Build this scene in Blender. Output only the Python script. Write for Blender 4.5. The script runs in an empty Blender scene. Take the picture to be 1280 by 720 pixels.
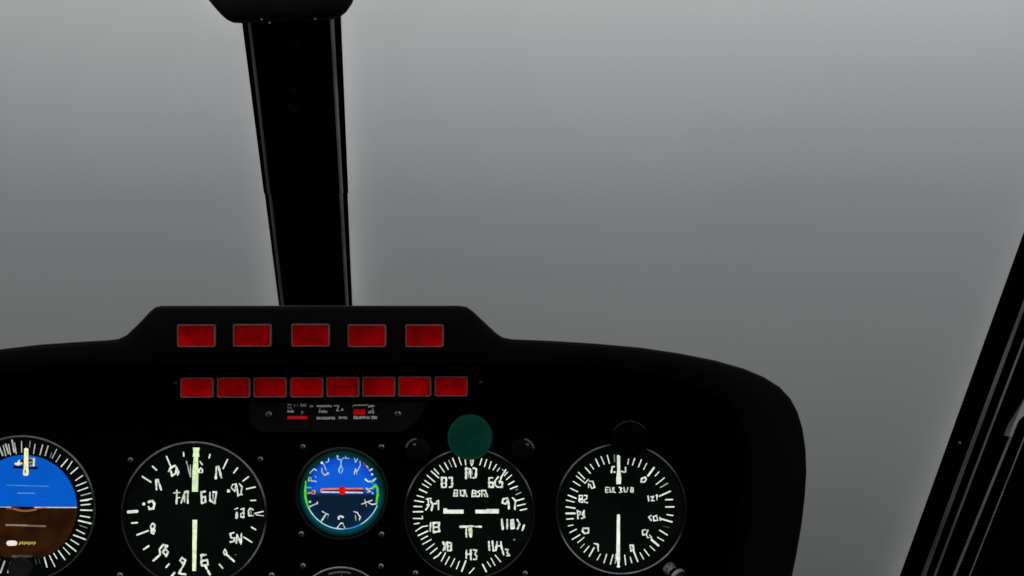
import bpy, bmesh, math, random
from mathutils import Vector
random.seed(7)
R = math.radians
sc = bpy.context.scene
COL = sc.collection
F = 1372.0                      # focal length in photo pixels (photo 1280 wide, 50 deg)
EYE = Vector((0.0, 0.0, 1.25))  # pilot's eye above the cabin floor
PAN = 0.670                     # distance of the instrument panel plane
LIP = 0.632                     # distance of the glareshield's front lip

def P(px, py, d):
    """surveyed point: photo direction and measured distance ahead of the eye"""
    return Vector(((px - 640) / F * d, d, (360 - py) / F * d)) + EYE

# ------------------------------------------------------------------ materials
def nodes_of(m):
    m.use_nodes = True
    nt = m.node_tree
    return nt, nt.nodes, nt.links, nt.nodes['Principled BSDF']

def mat(name, col, rough=0.6, spec=0.3, metal=0.0, bump=0.0, bscale=900, var=0.25, vscale=40,
        emit=None, estr=0.0, evar=0.0, escale=60):
    m = bpy.data.materials.new(name)
    nt, N, L, b = nodes_of(m)
    tc = N.new('ShaderNodeTexCoord')
    no = N.new('ShaderNodeTexNoise'); no.inputs['Scale'].default_value = vscale; no.inputs['Detail'].default_value = 6
    L.new(tc.outputs['Object'], no.inputs['Vector'])
    ra = N.new('ShaderNodeValToRGB')
    ra.color_ramp.elements[0].position = 0.3; ra.color_ramp.elements[1].position = 0.72
    ra.color_ramp.elements[0].color = (*[c * (1 - var) for c in col], 1)
    ra.color_ramp.elements[1].color = (*[min(1, c * (1 + var)) for c in col], 1)
    L.new(no.outputs['Fac'], ra.inputs['Fac']); L.new(ra.outputs['Color'], b.inputs['Base Color'])
    mr = N.new('ShaderNodeMapRange'); mr.inputs['To Min'].default_value = max(0.02, rough - 0.1); mr.inputs['To Max'].default_value = min(1, rough + 0.12)
    L.new(no.outputs['Fac'], mr.inputs['Value']); L.new(mr.outputs['Result'], b.inputs['Roughness'])
    b.inputs['Specular IOR Level'].default_value = spec
    b.inputs['Metallic'].default_value = metal
    if bump:
        n2 = N.new('ShaderNodeTexNoise'); n2.inputs['Scale'].default_value = bscale; n2.inputs['Detail'].default_value = 3
        L.new(tc.outputs['Object'], n2.inputs['Vector'])
        bp = N.new('ShaderNodeBump'); bp.inputs['Strength'].default_value = bump; bp.inputs['Distance'].default_value = 0.0006
        L.new(n2.outputs['Fac'], bp.inputs['Height']); L.new(bp.outputs['Normal'], b.inputs['Normal'])
    if emit:
        n3 = N.new('ShaderNodeTexNoise'); n3.inputs['Scale'].default_value = escale; n3.inputs['Detail'].default_value = 4
        L.new(tc.outputs['Object'], n3.inputs['Vector'])
        oi = N.new('ShaderNodeObjectInfo')
        ad = N.new('ShaderNodeVectorMath'); ad.operation = 'ADD'
        L.new(tc.outputs['Object'], ad.inputs[0]); L.new(oi.outputs['Location'], ad.inputs[1])
        L.new(ad.outputs[0], n3.inputs['Vector'])
        r3 = N.new('ShaderNodeValToRGB')
        r3.color_ramp.elements[0].position = 0.3; r3.color_ramp.elements[1].position = 0.7
        r3.color_ramp.elements[0].color = (*[c * (1 - evar) for c in emit], 1)
        r3.color_ramp.elements[1].color = (*[c * (1 + evar) for c in emit], 1)
        L.new(n3.outputs['Fac'], r3.inputs['Fac']); L.new(r3.outputs['Color'], b.inputs['Emission Color'])
        b.inputs['Emission Strength'].default_value = estr
    return m

def lamp_gradient(m):
    """bulb low behind the lens: brighter towards the bottom"""
    nt, N, L, b = nodes_of(m)
    src = b.inputs['Emission Color'].links[0].from_socket
    tc = N.new('ShaderNodeTexCoord'); sx = N.new('ShaderNodeSeparateXYZ'); L.new(tc.outputs['Generated'], sx.inputs[0])
    mr = N.new('ShaderNodeMapRange'); mr.inputs['From Min'].default_value = 1; mr.inputs['From Max'].default_value = 0; mr.inputs['To Min'].default_value = .66; mr.inputs['To Max'].default_value = 1.2
    L.new(sx.outputs['Z'], mr.inputs['Value'])
    mx = N.new('ShaderNodeVectorMath'); mx.operation = 'SCALE'; L.new(src, mx.inputs[0]); L.new(mr.outputs['Result'], mx.inputs['Scale']); L.new(mx.outputs[0], b.inputs['Emission Color'])

def mat_marks(name, estr=1.0):
    """backlit dial print: colour per stroke from the mesh, slightly uneven"""
    m = bpy.data.materials.new(name)
    nt, N, L, b = nodes_of(m)
    at = N.new('ShaderNodeAttribute'); at.attribute_name = 'Col'
    tc = N.new('ShaderNodeTexCoord')
    no = N.new('ShaderNodeTexNoise'); no.inputs['Scale'].default_value = 420; no.inputs['Detail'].default_value = 2
    L.new(tc.outputs['Object'], no.inputs['Vector'])
    mr = N.new('ShaderNodeMapRange'); mr.inputs['From Min'].default_value = .3; mr.inputs['From Max'].default_value = .7
    mr.inputs['To Min'].default_value = .72; mr.inputs['To Max'].default_value = 1.08
    L.new(no.outputs['Fac'], mr.inputs['Value'])
    mx = N.new('ShaderNodeVectorMath'); mx.operation = 'SCALE'
    L.new(at.outputs['Color'], mx.inputs[0]); L.new(mr.outputs['Result'], mx.inputs['Scale'])
    L.new(mx.outputs[0], b.inputs['Emission Color']); L.new(mx.outputs[0], b.inputs['Base Color'])
    b.inputs['Emission Strength'].default_value = estr
    b.inputs['Roughness'].default_value = 0.7; b.inputs['Specular IOR Level'].default_value = 0.1
    return m

def srgb(r, g, b):
    def f(c):
        c /= 255.0
        return c / 12.92 if c <= 0.04045 else ((c + 0.055) / 1.055) ** 2.4
    return (f(r), f(g), f(b))

M = {}
M['panel'] = mat('panel wrinkle black', (.0022, .0022, .0022), .75, .04, bump=.5, bscale=1400)
M['hood'] = mat('glareshield black leatherette', (.006, .006, .006), .62, .05, bump=.35, bscale=700, vscale=14)
M['post'] = mat('post satin black', (.0024, .0024, .0025), .6, .06, bump=.2, bscale=300, vscale=9)
M['rubber'] = mat('black rubber seal', (.0028, .0028, .0028), .8, .05, bump=.3, bscale=500)
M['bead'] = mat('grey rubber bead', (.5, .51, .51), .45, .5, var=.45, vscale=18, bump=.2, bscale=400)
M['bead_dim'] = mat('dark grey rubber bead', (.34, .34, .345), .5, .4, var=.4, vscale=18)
M['bezel'] = mat('bezel black enamel', (.004, .0042, .0043), .5, .14, var=.4, vscale=60)
M['rim'] = mat('worn grey bezel edge', (.42, .43, .43), .45, .5, var=.55, vscale=45)
M['rim_dim'] = mat('dull bezel edge', (.12, .122, .125), .45, .4, var=.7, vscale=45)
M['dial'] = mat('dial matt black', (.0035, .0046, .004), .8, .05, emit=(.0012, .0019, .0014), estr=1, evar=.5, escale=40)
M['screw'] = mat('screw oxide steel', (.55, .55, .55), .3, .5, metal=1, var=.6, vscale=500)
M['steel'] = mat('brushed steel', (.8, .8, .84), .4, .5, metal=.2, var=.35, vscale=200)
M['alu'] = mat('light trim', (.75, .75, .75), .35, .5, metal=.3, var=.25, vscale=20)
M['collar'] = mat('knurled collar', (.4, .4, .41), .5, .4, metal=.2, var=.7, vscale=700)
M['cap'] = mat('blue black cap', (.006, .006, .014), .4, .3)
M['knob'] = mat('knob charcoal', (.035, .036, .037), .6, .3, bump=.3, bscale=900)
M['piping'] = mat('worn edge piping', (.05, .05, .051), .5, .3, var=.6, vscale=16)
M['red'] = mat('red lit lens', (.03, .0005, .0005), .5, .06, emit=(.158, .0002, .0009), estr=1, evar=.42, escale=85)
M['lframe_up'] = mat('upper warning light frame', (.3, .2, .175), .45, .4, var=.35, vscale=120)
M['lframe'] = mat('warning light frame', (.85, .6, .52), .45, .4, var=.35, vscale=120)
M['green'] = mat('green lens', (.001, .014, .009), .45, .25, var=.3, emit=(.0005, .0165, .0105), estr=1, evar=.35, escale=55)
lamp_gradient(M['red'])
M['green_rim'] = mat('green lens collar', (.006, .04, .028), .5, .3, emit=(.0006, .022, .013), estr=1)
M['dark_lens'] = mat('unlit lens', (.0015, .0015, .002), .5, .08)
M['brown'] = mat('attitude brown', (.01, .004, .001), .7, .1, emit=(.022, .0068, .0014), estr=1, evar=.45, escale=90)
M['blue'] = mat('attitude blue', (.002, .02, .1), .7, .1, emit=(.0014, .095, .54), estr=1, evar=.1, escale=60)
M['marks'] = mat_marks('backlit marks', 1.0)
M['print'] = mat_marks('placard print', .22)
M['plate'] = mat('placard dark plate', (.019, .019, .0195), .6, .12, bump=.25)
M['console'] = mat('console satin black', (.011, .0112, .0112), .4, .25, bump=.25, bscale=500, vscale=20)

def mat_vsi():
    m = bpy.data.materials.new('blue and teal lit dial')
    nt, N, L, b = nodes_of(m)
    tc = N.new('ShaderNodeTexCoord'); sx = N.new('ShaderNodeSeparateXYZ')
    L.new(tc.outputs['Object'], sx.inputs[0])
    cb = N.new('ShaderNodeCombineXYZ'); L.new(sx.outputs['X'], cb.inputs[0]); L.new(sx.outputs['Z'], cb.inputs[1])
    ln = N.new('ShaderNodeVectorMath'); ln.operation = 'LENGTH'; L.new(cb.outputs[0], ln.inputs[0])
    s = PAN / F
    rad = N.new('ShaderNodeMapRange'); rad.inputs['From Max'].default_value = 58 * s
    L.new(ln.outputs['Value'], rad.inputs['Value'])
    def ramp(stops):
        r = N.new('ShaderNodeValToRGB'); e = r.color_ramp.elements
        while len(e) < len(stops): e.new(0.5)
        for el, (p, c) in zip(e, stops): el.position = p; el.color = (*srgb(*c), 1)
        L.new(rad.outputs['Result'], r.inputs['Fac']); return r
    up = ramp([(0, (16, 88, 208)), (.55, (18, 94, 218)), (.74, (10, 72, 198)), (.80, (4, 46, 80)), (.86, (2, 50, 36)), (.93, (1, 16, 12))])
    lo = ramp([(0, (12, 33, 53)), (.6, (10, 30, 50)), (.76, (8, 40, 70)), (.83, (5, 72, 84)), (.88, (2, 46, 42)), (.94, (1, 16, 13))])
    zr = N.new('ShaderNodeMapRange'); zr.inputs['From Min'].default_value = -4 * s; zr.inputs['From Max'].default_value = 6 * s
    zr.interpolation_type = 'SMOOTHSTEP'
    L.new(sx.outputs['Z'], zr.inputs['Value'])
    mx = N.new('ShaderNodeMix'); mx.data_type = 'RGBA'
    L.new(zr.outputs['Result'], mx.inputs['Factor']); L.new(lo.outputs['Color'], mx.inputs['A']); L.new(up.outputs['Color'], mx.inputs['B'])
    L.new(mx.outputs['Result'], b.inputs['Emission Color']); b.inputs['Emission Strength'].default_value = .95
    b.inputs['Base Color'].default_value = (.002, .004, .006, 1); b.inputs['Specular IOR Level'].default_value = .05
    return m
M['vsi'] = mat_vsi()
def mat_edge():
    m = bpy.data.materials.new('enamel worn to metal at the edge')
    nt, N, L, b = nodes_of(m)
    at = N.new('ShaderNodeAttribute'); at.attribute_name = 'Col'; tc = N.new('ShaderNodeTexCoord')
    no = N.new('ShaderNodeTexNoise'); no.inputs['Scale'].default_value = 120; no.inputs['Detail'].default_value = 5; L.new(tc.outputs['Object'], no.inputs['Vector'])
    mr = N.new('ShaderNodeMapRange'); mr.inputs['From Min'].default_value = .3; mr.inputs['From Max'].default_value = .7; mr.inputs['To Min'].default_value = .55; mr.inputs['To Max'].default_value = 1.2
    L.new(no.outputs['Fac'], mr.inputs['Value'])
    mx = N.new('ShaderNodeVectorMath'); mx.operation = 'SCALE'; L.new(at.outputs['Color'], mx.inputs[0]); L.new(mr.outputs['Result'], mx.inputs['Scale'])
    L.new(mx.outputs[0], b.inputs['Base Color']); b.inputs['Roughness'].default_value = .45; b.inputs['Specular IOR Level'].default_value = .3
    return m
M['edge'] = mat_edge()

def mat_glass():
    m = bpy.data.materials.new('windscreen acrylic')
    m.use_nodes = True
    nt = m.node_tree; N = nt.nodes; L = nt.links; N.clear()
    out = N.new('ShaderNodeOutputMaterial'); tr = N.new('ShaderNodeBsdfTransparent'); gl = N.new('ShaderNodeBsdfGlossy')
    gl.inputs['Roughness'].default_value = .04
    tc = N.new('ShaderNodeTexCoord'); no = N.new('ShaderNodeTexNoise'); no.inputs['Scale'].default_value = 3.0; no.inputs['Detail'].default_value = 7
    L.new(tc.outputs['Object'], no.inputs['Vector'])
    ra = N.new('ShaderNodeValToRGB'); ra.color_ramp.elements[0].color = (.955, .965, .962, 1); ra.color_ramp.elements[1].color = (.985, .985, .985, 1)
    ra.color_ramp.elements[0].position = .3; ra.color_ramp.elements[1].position = .7
    L.new(no.outputs['Fac'], ra.inputs['Fac']); L.new(ra.outputs['Color'], tr.inputs['Color'])
    fr = N.new('ShaderNodeFresnel'); fr.inputs['IOR'].default_value = 1.2
    # pale halo painted on the acrylic along post, console and door frame
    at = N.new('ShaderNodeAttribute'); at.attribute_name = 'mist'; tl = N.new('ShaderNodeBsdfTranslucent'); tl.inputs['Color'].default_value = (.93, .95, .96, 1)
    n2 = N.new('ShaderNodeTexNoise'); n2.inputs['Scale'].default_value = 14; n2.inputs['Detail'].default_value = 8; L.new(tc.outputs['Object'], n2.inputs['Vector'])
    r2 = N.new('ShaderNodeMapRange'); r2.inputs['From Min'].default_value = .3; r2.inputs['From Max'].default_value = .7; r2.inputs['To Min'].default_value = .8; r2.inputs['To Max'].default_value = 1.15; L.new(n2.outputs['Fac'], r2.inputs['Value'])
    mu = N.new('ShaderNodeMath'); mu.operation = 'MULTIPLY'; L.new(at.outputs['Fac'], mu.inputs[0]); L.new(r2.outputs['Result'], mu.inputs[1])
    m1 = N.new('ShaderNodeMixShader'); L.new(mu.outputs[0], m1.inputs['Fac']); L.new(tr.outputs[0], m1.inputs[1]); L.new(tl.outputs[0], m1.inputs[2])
    mx = N.new('ShaderNodeMixShader'); L.new(fr.outputs['Fac'], mx.inputs['Fac']); L.new(m1.outputs[0], mx.inputs[1]); L.new(gl.outputs[0], mx.inputs[2])
    L.new(mx.outputs[0], out.inputs['Surface'])
    return m
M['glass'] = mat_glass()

# ------------------------------------------------------------------ helpers
def thing(name, label, cat, loc, group=None):
    o = bpy.data.objects.new(name, None); COL.objects.link(o)
    o.location = loc; o.empty_display_size = .01
    o['label'] = label; o['category'] = cat
    if group: o['group'] = group
    return o

def tag(o, label, cat, group=None):
    o['label'] = label; o['category'] = cat
    if group: o['group'] = group
    return o

def root_loc(o):
    p = Vector((0, 0, 0))
    while o is not None:
        p += Vector(o.location); o = o.parent
    return p

def obj(name, bm, m, parent=None, loc=None, smooth=None):
    base = root_loc(parent) if parent else Vector(loc or (0, 0, 0))
    bmesh.ops.translate(bm, vec=-base, verts=bm.verts)
    bmesh.ops.recalc_face_normals(bm, faces=bm.faces)
    me = bpy.data.meshes.new(name); bm.to_mesh(me); bm.free()
    me.materials.append(m)
    if smooth is not None:
        me.polygons.foreach_set('use_smooth', [True] * len(me.polygons))
        me.set_sharp_from_angle(angle=R(smooth))
    o = bpy.data.objects.new(name, me); COL.objects.link(o)
    if parent: o.parent = parent
    else: o.location = base
    return o

def dup(root, loc, label=None):
    r = root.copy(); COL.objects.link(r); r.location = loc
    if label: r['label'] = label
    for ch in list(root.children):
        c = ch.copy(); COL.objects.link(c); c.parent = r
        for g in list(ch.children):
            d = g.copy(); COL.objects.link(d); d.parent = c
    return r

def lathe(bm, center, prof, n=96, a0=0, a1=360):
    """prof: list of (radius m, depth offset toward the viewer m) around the view-parallel axis"""
    full = abs(a1 - a0) >= 360
    rings = []
    cnt = n if full else n + 1
    for r, h in prof:
        if r < 1e-9:
            rings.append([bm.verts.new(center + Vector((0, -h, 0)))]); continue
        rings.append([bm.verts.new(center + Vector((r * math.cos(R(a0 + (a1 - a0) * i / n)), -h, r * math.sin(R(a0 + (a1 - a0) * i / n))))) for i in range(cnt)])
    for A, B in zip(rings, rings[1:]):
        for i in range(n if full else n):
            j = (i + 1) % cnt
            if len(A) == 1 and len(B) == 1: continue
            if len(A) == 1: bm.faces.new((A[0], B[i], B[j]))
            elif len(B) == 1: bm.faces.new((A[i], A[j], B[0]))
            else: bm.faces.new((A[i], A[j], B[j], B[i]))
    return bm

def loft(bm, loops, closed=False, cap=False):
    vs = [[bm.verts.new(p) for p in l] for l in loops]
    n = len(loops[0])
    for A, B in zip(vs, vs[1:]):
        for i in range(n if closed else n - 1):
            j = (i + 1) % n
            bm.faces.new((A[i], A[j], B[j], B[i]))
    if cap:
        bm.faces.new(vs[0]); bm.faces.new(vs[-1])
    return vs

def prism(bm, pts, d0, d1, bev=0):
    """polygon given in photo pixels at distance d0, extruded away to d1 (same real size)"""
    fr = [P(x, y, d0) for x, y in pts]
    off = Vector((0, d1 - d0, 0))
    c = sum(fr, Vector()) / len(fr)
    if bev:
        f2 = [p + (c - p).normalized() * bev for p in fr]
        f1 = [p + Vector((0, bev, 0)) for p in fr]
        loft(bm, [f2, f1, [p + off for p in fr]], closed=True, cap=True)
    else:
        loft(bm, [fr, [p + off for p in fr]], closed=True, cap=True)
    return bm

def smoothpts(pts, it=2):
    for _ in range(it):
        q = [pts[0]]
        for a, b in zip(pts, pts[1:]):
            q.append((a[0] * .75 + b[0] * .25, a[1] * .75 + b[1] * .25)); q.append((a[0] * .25 + b[0] * .75, a[1] * .25 + b[1] * .75))
        q.append(pts[-1]); pts = q
    return pts

WHITE = srgb(226, 234, 220)
class Ink:
    """strokes traced from the dial print; real raised ink on the dial plane at distance d"""
    def __init__(self, d, worn=False): self.k0 = worn; self.bm = bmesh.new(); self.d = d; self.lay = self.bm.loops.layers.float_color.new('Col'); self.k = 0
    def poly(self, pts, col=WHITE):
        h = self.d - .00002 * (self.k % 14); self.k += 1
        f = self.bm.faces.new([self.bm.verts.new(P(x, y, h)) for x, y in pts])
        for l in f.loops: l[self.lay] = (*col, 1)
    def line(self, pts, w, col=WHITE, taper=1.0, rough=0.0):
        if rough:   # worn, blotchy figures
            for a, b in zip(pts, pts[1:]):
                n = max(1, round(math.hypot(b[0] - a[0], b[1] - a[1]) / 2.4)); j = lambda: random.uniform(-.22, .22)
                q = [(a[0] + (b[0] - a[0]) * i / n + (j() if 0 < i < n else 0), a[1] + (b[1] - a[1]) * i / n + (j() if 0 < i < n else 0)) for i in range(n + 1)]
                for u, v in zip(q, q[1:]):
                    k = random.uniform(.7, 1.06); self.line([u, v], w * random.uniform(1 - rough, 1 + rough * .6), [c * k for c in col])
            return
        for (x0, y0), (x1, y1) in zip(pts, pts[1:]):
            a = math.atan2(y1 - y0, x1 - x0); q = []
            wa, wb = w / 2, w / 2 * taper
            for t in (90, 130, 180, 230, 270): q.append((x0 + wa * math.cos(a + R(t)), y0 + wa * math.sin(a + R(t))))
            for t in (-90, -45, 0, 45, 90): q.append((x1 + wb * math.cos(a + R(t)), y1 + wb * math.sin(a + R(t))))
            self.poly(q, col)
    def dot(self, x, y, r, col=WHITE):
        self.poly([(x + r * math.cos(R(t)), y + r * math.sin(R(t))) for t in range(0, 360, 30)], col)
    def rect(self, x0, y0, x1, y1, col=WHITE): self.poly([(x0, y0), (x1, y0), (x1, y1), (x0, y1)], col)
    def build(self, name, parent, m='marks'): return obj(name, self.bm, M[m], parent)

def tf(x0, y0, s): return lambda p: (x0 + p[0] / s, y0 + p[1] / s)
def draw(ink, t, s, rows, wdef, grow=None):
    r = .32 if ink.k0 else 0
    grow = grow or (1.06 if ink.k0 else .8)
    for row in rows:
        w, col = wdef, WHITE
        pts = []
        for it in row:
            if isinstance(it, tuple) and len(it) == 2: pts.append(t(it))
            elif isinstance(it, (int, float)): w = it
            else: col = it
        if len(pts) == 1: ink.dot(*pts[0], w / s, col)
        else: ink.line(pts, w / s * grow * random.uniform(.92, 1.08), col, rough=r)
DIM = [c for c in srgb(118, 122, 120)]
MID = [c for c in srgb(176, 182, 172)]

# screws: one mesh, copied
def screw_mesh():
    bm = bmesh.new()
    lathe(bm, Vector((0, 0, 0)), [(.0025, 0), (.0025, .0004), (.0022, .0011), (.0014, .0016), (.0006, .0018), (0, .0018)], 20)
    for f in (0, 90):
        ret = bmesh.ops.create_cube(bm, size=1)
        for v in ret['verts']:
            c = v.co; x, z = c.x * .0030, c.z * .0005
            a = R(25 + f); v.co = Vector((x * math.cos(a) - z * math.sin(a), -.0014 + c.y * .0010, x * math.sin(a) + z * math.cos(a)))
    me = bpy.data.meshes.new('screw'); bm.to_mesh(me); bm.free(); me.materials.append(M['screw'])
    me.polygons.foreach_set('use_smooth', [True] * len(me.polygons)); me.set_sharp_from_angle(angle=R(40))
    return me
SCREW = screw_mesh()
def screw(parent, px, py, d, s=1.0):
    o = bpy.data.objects.new('screw', SCREW); COL.objects.link(o); o.parent = parent
    o.location = P(px, py, d) - root_loc(parent); o.scale = (s * .85, s, s * .85); o.rotation_euler = (0, random.uniform(0, 3), 0)
    return o

# ------------------------------------------------------------------ instrument panel
root = thing('instrument_panel', 'black helicopter instrument panel with raised stepped glareshield hood', 'instrument panel', P(400, 800, PAN))
out_r = [(574, 382), (583, 383.5), (590, 388), (606, 403), (620, 416), (628, 421.5), (640, 424), (690, 426), (745, 429.5), (800, 434.5), (850, 442), (895, 451), (930, 461), (955, 471.5), (975, 484),
         (988, 498), (997, 515), (1003, 535), (1007, 562), (1008, 590), (1006, 620), (1002, 655), (996, 690), (988, 730), (974, 790), (958, 850)]
out_l = [(-330, 470), (-200, 456), (-80, 444.5), (0, 436.5), (50, 430.5), (100, 427), (135, 425), (148, 423.5), (158, 419), (172, 406), (188, 389), (194, 384), (202, 382)]
in_r = [(574, 455), (580, 455), (586, 455), (596, 455), (606, 455), (616, 455.5), (626, 456), (670, 457), (720, 459), (765, 462), (805, 467), (840, 474), (868, 482), (890, 492), (908, 503),
        (920, 516), (928, 532), (934, 550), (938, 572), (940, 596), (940, 624), (938, 655), (933, 690), (926, 730), (914, 790), (900, 850)]
in_l = [(-330, 492), (-200, 482), (-80, 473), (0, 466), (50, 461.5), (100, 458.5), (135, 457), (148, 456.5), (160, 456), (172, 455.5), (186, 455), (194, 455), (202, 455)]
OUT, IN = out_l + out_r, in_l + in_r
def back(p, d, k):
    x, y = p
    return P(500 + (x - 500) * k, max(y + 10, 392 + (y - 382) * .6 + 6), d)
bm = bmesh.new()
def inset(pts, inn, k): return [(a[0] + (b[0] - a[0]) * k, a[1] + (b[1] - a[1]) * k) for a, b in zip(pts, inn)]
def insetpx(pts, inn, px):
    q = []
    for a, b in zip(pts, inn):
        l = math.hypot(b[0] - a[0], b[1] - a[1]); q.append((a[0] + (b[0] - a[0]) * px / l, a[1] + (b[1] - a[1]) * px / l))
    return q
loops = [[back(p, .88, .72) for p in OUT], [back(p, .76, .86) for p in OUT],
         [P(x, y + 1.0, LIP + .012) for x, y in OUT], [P(x, y, LIP + .004) for x, y in OUT],
         [P(x, y, LIP + .0012) for x, y in insetpx(OUT, IN, 2.2)], [P(x, y, LIP) for x, y in insetpx(OUT, IN, 6)],
         [P(x, y, LIP) for x, y in insetpx(IN, OUT, 5)], [P(x, y, LIP + .0012) for x, y in insetpx(IN, OUT, 1.6)], [P(x, y, LIP + .004) for x, y in IN], [P(x, y, LIP + .004) + Vector((0, PAN - LIP + .006, 0)) for x, y in IN]]
loft(bm, loops)
obj('glareshield', bm, M['hood'], root, smooth=50)
bm = bmesh.new()
face = [(-340, 480), (150, 430), (600, 430), (760, 440), (880, 470), (930, 510), (955, 580), (955, 640), (940, 760), (915, 850), (-340, 850)]
prism(bm, face, PAN, PAN + .012)
obj('face_plate', bm, M['panel'], root)
pts = [P(x, y, LIP + .0022) for x, y in insetpx(OUT[3:-4], IN[3:-4], 1.0)]
bm = bmesh.new(); loops = []
for k in range(7):
    a = 2 * math.pi * k / 6; loops.append([p + Vector((0, math.cos(a) * .0006, math.sin(a) * .0005)) for p in pts])
loft(bm, loops); obj('edge_piping', bm, M['piping'], root, smooth=80)  # thin grey strip paints the sheen along the hood's edge

# placard row housing and its two small screws
hs = thing('annunciator_housing', 'black bar behind the lower row of eight red warning lights', 'light housing', P(408, 484, PAN))
bm = bmesh.new(); prism(bm, [(216, 464), (603, 462), (604, 501), (217, 503)], PAN - .004, PAN + .001, .0006)
obj('housing', bm, M['hood'], hs)
screw(hs, 219.5, 478, PAN - .0042, .45); screw(hs, 601, 477.5, PAN - .0042, .55)

# ------------------------------------------------------------------ warning lights
def warning_light(label, group, x0, y0, x1, y1, d, fm):
    c = P((x0 + x1) / 2, (y0 + y1) / 2, d)
    t = thing('warning_light', label, 'warning light', c, group)
    bm = bmesh.new()
    w, h, b = (x1 - x0) / 2, (y1 - y0) / 2, 1.5
    def rr(w, h, dy): 
        s = d / F; k = 2.0 if w > 10 else 1
        pts = []
        for sx, sy, a0 in ((1, 1, 0), (-1, 1, 90), (-1, -1, 180), (1, -1, 270)):
            for a in (0, 45, 90): pts.append(c + Vector(((sx * (w - k) + k * math.cos(R(a0 + a))) * s, dy, (sy * (h - k) + k * math.sin(R(a0 + a))) * s)))
        return pts
    loft(bm, [rr(w, h, .0005), rr(w, h, -.0013), rr(w - .4, h - .4, -.0017), rr(w - b, h - b, -.0017), rr(w - b, h - b, .0005)], closed=True)
    obj('frame', bm, M[fm], t)
    bm = bmesh.new()
    ww, hh = w - b + .2, h - b + .2
    loops = [rr(ww, hh, 0), rr(ww, hh, -.0008), rr(ww - 1.5, hh - 1.5, -.0012)]
    vs = loft(bm, loops, closed=True); bm.faces.new(vs[-1])
    obj('lens', bm, M['red'], t)
    return t
UL = 'red warning lights in the upper row on the hood'
upper = [(222, 405.5, 270, 434), (292.5, 405.5, 339, 433), (365.5, 405, 411.5, 433), (435.5, 406, 482.5, 433.5), (507.5, 406, 554, 433.5)]
ords5 = ['far left red warning light of the wide spaced upper row', 'second red warning light from the left in the upper row of five',
         'middle red warning light of the upper row, under the windscreen post', 'fourth red warning light from the left in the upper row of five',
         'far right red warning light of the wide spaced upper row']
LL = 'red warning lights in the lower row above the placard'
lower = [(226, 471.5, 267.5, 497), (271.5, 471.5, 313.5, 497), (317.2, 471, 359, 496.8), (363, 471, 404.5, 496.8), (408, 470.5, 449.7, 496.3), (453, 470.2, 494.5, 496), (498, 470, 539, 495.5), (543, 469.7, 585, 495.5)]
ords8 = ['far left red warning light of the tightly packed lower row of eight', 'second red warning light from the left in the lower row of eight',
         'third red warning light from the left in the lower row of eight', 'fourth red warning light from the left in the packed lower row',
         'fifth red warning light from the left in the packed lower row', 'sixth red warning light from the left in the lower row of eight',
         'seventh red warning light from the left, last but one in the lower row', 'far right red warning light of the tightly packed lower row']
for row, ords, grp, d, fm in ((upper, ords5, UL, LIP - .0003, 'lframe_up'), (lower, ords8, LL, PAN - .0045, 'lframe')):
    first = None
    for q, lb in zip(row, ords):
        c = P((q[0] + q[2]) / 2, (q[1] + q[3]) / 2, d)
        if first is None: first = warning_light(lb, grp, *q, d, fm)
        else: dup(first, c, lb)

# ------------------------------------------------------------------ placard
D = PAN - .0036
pl = thing('placard', 'dark placard with white and red lettering and two screws below the warning lights', 'placard', P(424, 520, PAN))
bm = bmesh.new(); prism(bm, smoothpts([(311, 503), (312, 524), (315, 535), (326, 540)], 1) + smoothpts([(500, 540), (513, 535), (524, 522), (537, 503)], 1), D, PAN + .001, .0008)
obj('plate', bm, M['plate'], pl)
GREY = srgb(215, 215, 215); OLIVE = srgb(200, 190, 165); REDP = srgb(255, 45, 50); REDB = srgb(255, 10, 10)
ink = Ink(D - .00015)
def scribble(x0, x1, y, h, col, pitch=2.6):
    x = x0
    while x < x1 - 1:
        w = min(pitch * random.uniform(.6, .85), x1 - x); k = random.randint(0, 4); lw = .8
        a, b = y - h / 2, y + h / 2
        if k == 0: ink.line([(x, a), (x, b)], lw, col); ink.line([(x, a), (x + w, y), (x, y)], lw, col)
        elif k == 1: ink.line([(x, b), (x + w / 2, a), (x + w, b)], lw, col)
        elif k == 2: ink.line([(x, a), (x, b), (x + w, b), (x + w, a)], lw, col)
        elif k == 3: ink.line([(x + w, a), (x, a), (x, y), (x + w, y), (x + w, b), (x, b)], lw, col)
        else: ink.line([(x, b), (x, a), (x + w, a), (x + w, b)], lw, col)
        x += pitch
s1, s2 = tf(350, 500, 16), tf(430, 500, 16)
g2 = [c * .5 for c in GREY]
for a in ((360, 366, 506.2, 1.8, g2), (360, 365.5, 509.8, 1.4, g2), (359.7, 367.5, 514.2, 2.4, GREY), (375.8, 382.2, 506.6, 3.2, g2), (387.6, 391.5, 508, 2.2, g2),
          (396.5, 415, 507.6, 1.9, GREY), (399, 409, 514.6, 2.3, GREY), (396, 420.2, 522.6, 2.6, GREY), (423.8, 434.8, 522.2, 2.4, GREY),
          (460.5, 469, 507.8, 2.2, GREY), (460.5, 469.2, 515, 2.8, GREY), (442.2, 462, 521.9, 2.9, GREY), (464.3, 471, 521.9, 2.9, GREY)): scribble(*a)
draw(ink, s1, 16, [[(290, 90), (290, 130), 16, g2], [(348, 90), (350, 128), 14, g2], [(430, 280), (440, 220), (465, 250), 20, g2], [(1080, 115), (1180, 115), (1130, 215), (1180, 215), 20, GREY], [(1243, 195), 24, GREY],
                   [(800, 160), (790, 220), 18, g2], [(860, 128), (880, 158), 14, g2]], 18)
draw(ink, s2, 16, [[(180, 125), (205, 105), (440, 105), (462, 88), 24, OLIVE], [(575, 190), 22, g2]], 20)
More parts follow.
